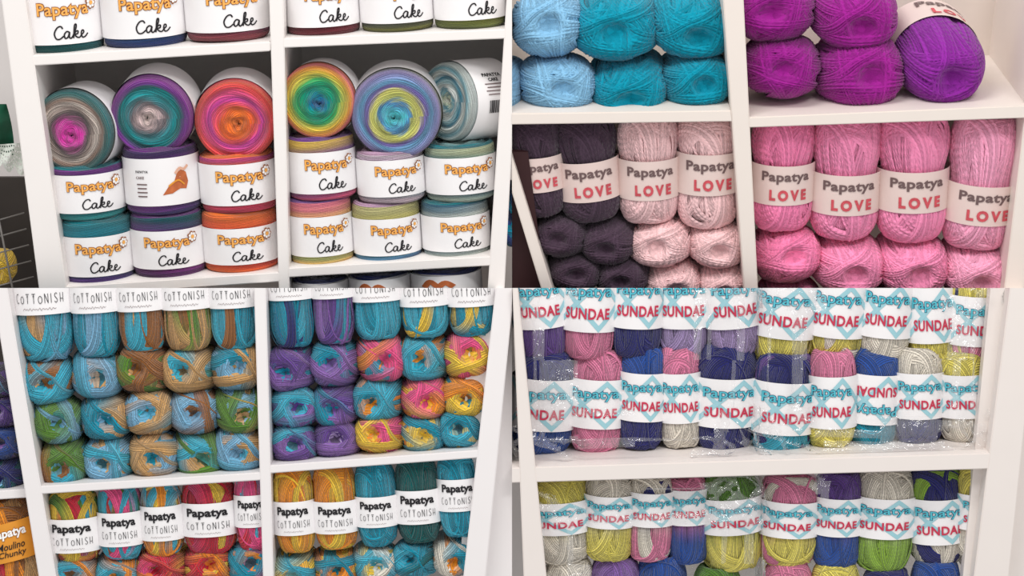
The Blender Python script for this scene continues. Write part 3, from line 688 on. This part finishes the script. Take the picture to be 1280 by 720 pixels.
hk = TOPS[-1][0]; bb = [c for c in hk.children if c.name.startswith('paper_band')][0]
rr_ = max(v.co.x for v in bb.data.vertices); zz_ = [v.co.z for v in bb.data.vertices]; zc = (min(zz_) + max(zz_)) / 2; hh = max(zz_) - min(zz_)
wrapped('lettering', outlined('Papatya', .06, .03, rr_ * 1.0, hh * .30, .012, zc + hh * .22, 0, M_BROWN, M_WHITEI, None, .15), rr_, rr_ * .9, bb, 'white lettering')
wrapped('small_lettering', [(text2d('Moulino', .01, .3), rr_ * .8, hh * .18, .011, zc - hh * .10, 0, .0009, M_BLACK, None), (text2d('Chunky', .01, .3), rr_ * .8, hh * .20, .011, zc - hh * .32, 0, .0009, M_BLACK, None)], rr_, rr_ * .9, bb, 'slanted black lettering')

# =================================================================== LOWER RIGHT : bagged skeins
def row4(cells, where, grp, df, gx=5, tilt=5):
    rr = random.Random(len(where) * 7 + 1)
    for i, c in enumerate(cells):
        x0, x1, y0, y1, l0, l1, pal = c[:7]
        hank(4, x0 - gx, x1 + gx, y0 - 3, y1 + 3, l0, l1, pal, f'{colour_words(pal)} skein with zigzag band, {ORD[i]} from left, {where}', grp, 'sundae', df=df + rr.uniform(-.008, .008), roll=-1 + rr.uniform(-tilt, tilt), flip=len(c) > 7, sw=.0023, yaw=rr.uniform(-9, 9), ex=.42, zblock=True)
ga = 'bagged skeins of the upper layer'; gbb = 'bagged skeins of the middle layer'; gc = 'bagged skeins under the shelf'
# palettes run from the bottom colour to the top colour
row4([(645, 706, 325, 451, 345, 412, 'Pl'), (706, 768, 325, 451, 345, 416, 'kl'), (768, 826, 322, 449, 343, 412, 'Nl'), (826, 884, 322, 449, 343, 412, 'lP'), (884, 946, 320, 448, 343, 412, 'lk')], 'upper left bag', ga, .055, 7, 7)
row4([(948, 1020, 325, 461, 357, 425, 'yc'), (1018, 1082, 325, 459, 355, 424, 'yck'), (1082, 1140, 325, 456, 355, 424, 'cG'), (1140, 1192, 325, 458, 360, 430, 'ye'), (1190, 1250, 330, 474, 372, 434, 'kyN')], 'upper right bag', ga, .055, 7, 8)
row4([(645, 716, 438, 572, 476, 540, 'UN'), (715, 780, 438, 568, 476, 537, 'kk'), (778, 830, 436, 564, 468, 528, 'NU'), (828, 874, 434, 562, 468, 530, 'ck'), (872, 945, 432, 568, 475, 536, 'NN')], 'middle left bag', gbb, .05, 7)
row4([(945, 1018, 444, 572, 480, 545, 'tNP'), (1015, 1068, 440, 563, 472, 537, 'yk'), (1066, 1125, 439, 560, 470, 532, 'TU', 1), (1123, 1180, 436, 558, 468, 525, 'Nc'), (1180, 1236, 440, 554, 470, 524, 'cy')], 'middle right bag', gbb, .05, 7)
row4([(664, 737, 600, 708, 630, 670, 'cy'), (735, 790, 598, 704, 622, 662, 'yc'), (790, 838, 598, 704, 618, 660, 'kcN'), (838, 882, 598, 708, 614, 658, 'Uk'), (880, 950, 596, 718, 626, 670, 'yG')], 'lower left bag', gc, .03, 8, 4)
row4([(955, 1022, 596, 712, 630, 674, 'ykc'), (1022, 1076, 594, 714, 625, 672, 'UP'), (1074, 1143, 590, 718, 625, 675, 'ec'), (1143, 1206, 588, 710, 626, 682, 'cNe'), (1202, 1246, 588, 702, 620, 664, 'cy')], 'lower right bag', gc, .03, 8, 4)
for i, (cx, y0, pal) in enumerate([(712, 698, 'Uc'), (770, 696, 'cV'), (828, 694, 'NU'), (898, 708, 'NG'), (986, 702, 'yk'), (1046, 704, 'ty'), (1110, 710, 'lN'), (1172, 700, 'yU')]):
    hank(4, cx - 34, cx + 34, y0, y0 + 120, y0 + 38, y0 + 90, pal, f'{colour_words(pal)} skein cut off at the bottom edge, {"first second third fourth fifth sixth seventh eighth".split()[i]} from left', 'skeins at the bottom of the lower right unit', 'sundae', df=.034, roll=0, sw=.0023, ex=.42, zblock=True)

# clear plastic bags: large loose crinkled sheets around whole groups
M_BAG = bpy.data.materials.new('clear_plastic'); M_BAG.use_nodes = True
nt = M_BAG.node_tree; nt.nodes.remove(nt.nodes['Principled BSDF']); out = nt.nodes['Material Output']; L = nt.links.new
tr = nt.nodes.new('ShaderNodeBsdfTransparent'); gl_ = nt.nodes.new('ShaderNodeBsdfGlossy'); gl_.inputs['Roughness'].default_value = .13; gl_.inputs['Color'].default_value = (1, 1, 1, 1)
df_ = nt.nodes.new('ShaderNodeBsdfDiffuse'); df_.inputs['Color'].default_value = (.92, .92, .94, 1)
lw = nt.nodes.new('ShaderNodeLayerWeight'); lw.inputs['Blend'].default_value = .3
mm = nt.nodes.new('ShaderNodeMath'); mm.operation = 'MULTIPLY_ADD'; mm.inputs[1].default_value = .45; mm.inputs[2].default_value = .10
nz = nt.nodes.new('ShaderNodeTexNoise'); nz.inputs['Scale'].default_value = 40; nz.inputs['Detail'].default_value = 3; nz.inputs['Distortion'].default_value = 1.6
tc = nt.nodes.new('ShaderNodeTexCoord'); L(tc.outputs['Object'], nz.inputs['Vector'])
bp = nt.nodes.new('ShaderNodeBump'); bp.inputs['Distance'].default_value = .014; bp.inputs['Strength'].default_value = .9; L(nz.outputs['Fac'], bp.inputs['Height'])
L(bp.outputs[0], gl_.inputs['Normal']); L(lw.outputs['Fresnel'], mm.inputs[0])
m0 = nt.nodes.new('ShaderNodeMixShader'); m0.inputs[0].default_value = .06; L(tr.outputs[0], m0.inputs[1]); L(df_.outputs[0], m0.inputs[2])
mx = nt.nodes.new('ShaderNodeMixShader'); L(mm.outputs[0], mx.inputs[0]); L(m0.outputs[0], mx.inputs[1]); L(gl_.outputs[0], mx.inputs[2]); L(mx.outputs[0], out.inputs[0])
def bag(x0, x1, y0, y1, df, label, cover, slump=0.0):
    p = 4; a, sc = at(p, x0, y1, df + .03); b, _ = at(p, x1, y0, df + .03)
    hx, hz, hy = (b.x - a.x) / 2, (b.z - a.z) / 2, .05
    c = Vector(((a.x + b.x) / 2, df + hy, (a.z + b.z) / 2)); nu, nv = 320, 170; V = []; K = []
    f = lambda v: math.copysign(abs(v) ** .2, v)
    for j in range(nv + 1):
        la = -math.pi / 2 + math.pi * j / nv
        for i in range(nu):
            lo = 2 * math.pi * i / nu
            x, y, z = f(math.cos(la)) * f(math.cos(lo)), f(math.cos(la)) * f(math.sin(lo)), f(math.sin(la))
            q = Vector((x * hx, y * hy, z * hz)); m = Vector((q.x * 20 + q.z * 14, q.y * 16, q.z * 9 - q.x * 9)) + c * 31
            n1 = abs(noise.noise(m)); n2 = abs(noise.noise(m * 2.0 + Vector((7, 3, 1)))); n3 = abs(noise.noise(Vector((q.x * 7 - q.z * 18, q.y * 10, q.z * 24 + q.x * 12)) + c * 17))
            rg = max(0, 1 - n1 / .13, .9 - n2 / .10, 1 - n3 / .10)
            dd = .008 * rg + .003 * noise.noise(q * 50)
            V.append((q.x + x * dd * .4 + slump * max(0, x) * (z * .5 - .5) * .0, q.y + y * dd, q.z + z * dd * .4))
            front = y < -.5
            K.append((rg > .22 and (noise.noise(m * .4 + Vector((2, 9, 4))) > cover)) if front else (y > .3 or noise.noise(m * .8) > .0))
    F = []
    for j in range(nv):
        for i in range(nu):
            q = (j * nu + i, j * nu + (i + 1) % nu, (j + 1) * nu + (i + 1) % nu, (j + 1) * nu + i)
            if sum(K[k] for k in q) >= 3: F.append(q)
    me = bpy.data.meshes.new('plastic_bag'); me.from_pydata(V, [], F); me.shade_smooth(); me.materials.append(M_BAG)
    bm = bmesh.new(); bm.from_mesh(me); bmesh.ops.delete(bm, geom=[v for v in bm.verts if not v.link_faces], context='VERTS'); bm.to_mesh(me); bm.free()
    o = link('plastic_bag', me); o.matrix_world = MP[p] @ Matrix.Translation(c)
    tag(o, label, 'bag', 'clear bags around the skeins', p)
bag(638, 950, 310, 575, .026, 'large clear plastic bag around the lavender, navy and pink skeins', -.4)
bag(942, 1256, 310, 575, .026, 'large clear plastic bag around the yellow and cream skeins above the shelf', -.4)
bag(658, 955, 590, 800, .008, 'clear plastic bag under the shelf, left', -.15)
bag(948, 1250, 586, 800, .008, 'clear plastic bag under the shelf, right', -.15)

# =================================================================== cut units at their shared edges
for m in PB + PH: bpy.data.meshes.remove(m)
bpy.context.view_layer.update()
def clip(ob, sx, sz):
    me = ob.data; n = len(me.vertices); co = np.empty(n * 3, np.float32); me.vertices.foreach_get('co', co); co = co.reshape(-1, 3)
    Mw = np.array(ob.matrix_world); W = co @ Mw[:3, :3].T + Mw[:3, 3]
    X, Z = W[:, 0] * sx, W[:, 2] * sz
    if X.max() <= 0.0005 or Z.max() <= 0.0005: return False
    if X.min() >= 0 and Z.min() >= 0: return True
    if me.users > 1: ob.data = me = me.copy()
    bm = bmesh.new(); bm.from_mesh(me); bm.transform(ob.matrix_world)
    for no, mn in (((-sx, 0, 0), X.min()), ((0, 0, -sz), Z.min())):
        if mn >= 0: continue
        r = bmesh.ops.bisect_plane(bm, geom=bm.verts[:] + bm.edges[:] + bm.faces[:], dist=1e-6, plane_co=(0, 0, 0), plane_no=no, clear_outer=True)
        if ob.get('solid'):
            ed = [g for g in r['geom_cut'] if isinstance(g, bmesh.types.BMEdge)]
            if ed: bmesh.ops.holes_fill(bm, edges=ed, sides=0)
    ok = len(bm.faces) > 0
    bm.transform(ob.matrix_world.inverted()); bm.to_mesh(me); bm.free()
    return ok
def walk(o):
    yield o
    for c in o.children: yield from walk(c)
for top, p in TOPS:
    sx, sz = PAN[p][2], PAN[p][3]
    dead = []
    for o in list(walk(top)):
        if o.type == 'MESH' and not clip(o, sx, sz): dead.append(o)
    for o in dead:
        for c in walk(o):
            if c not in dead: dead.append(c)
    for o in dead: bpy.data.objects.remove(o)
for o in bpy.data.objects:
    if 'solid' in o: del o['solid']
labs = {}
for o in bpy.data.objects:
    if o.parent is None and 'label' in o: labs.setdefault(o['label'], []).append(o.name)
for k, v in labs.items():
    if len(v) > 1 or not 4 <= len(k.split()) <= 16: print('LABEL', k, v)

# =================================================================== light, camera
def area(loc, tgt, sx, sy, e, col):
    l = bpy.data.lights.new('ceiling_panel', 'AREA'); l.shape = 'RECTANGLE'; l.size = sx; l.size_y = sy; l.energy = e; l.color = col
    o = bpy.data.objects.new('ceiling_panel', l); COL.objects.link(o); o.location = loc
    o.rotation_euler = (Vector(tgt) - Vector(loc)).to_track_quat('-Z', 'Y').to_euler()
area((-.6, -1.7, 2.0), (0, 0, 0), 1.2, .5, 32, (1, .98, .95))
area((.9, -2.4, 1.6), (0, 0, -.1), 1.0, .5, 28, (1, .98, .96))
w = bpy.data.worlds.new('shop_light'); SC.world = w; w.use_nodes = True
w.node_tree.nodes['Background'].inputs[0].default_value = (1, .985, .975, 1); w.node_tree.nodes['Background'].inputs[1].default_value = .67
cam = bpy.data.cameras.new('camera'); co = bpy.data.objects.new('camera', cam); COL.objects.link(co)
co.location = (0, -D, 0); co.rotation_euler = (math.pi / 2, 0, 0); cam.sensor_width = 36; cam.lens = 36 * D / 1.28; cam.clip_end = 50
SC.camera = co
SC.view_settings.view_transform = 'Standard'
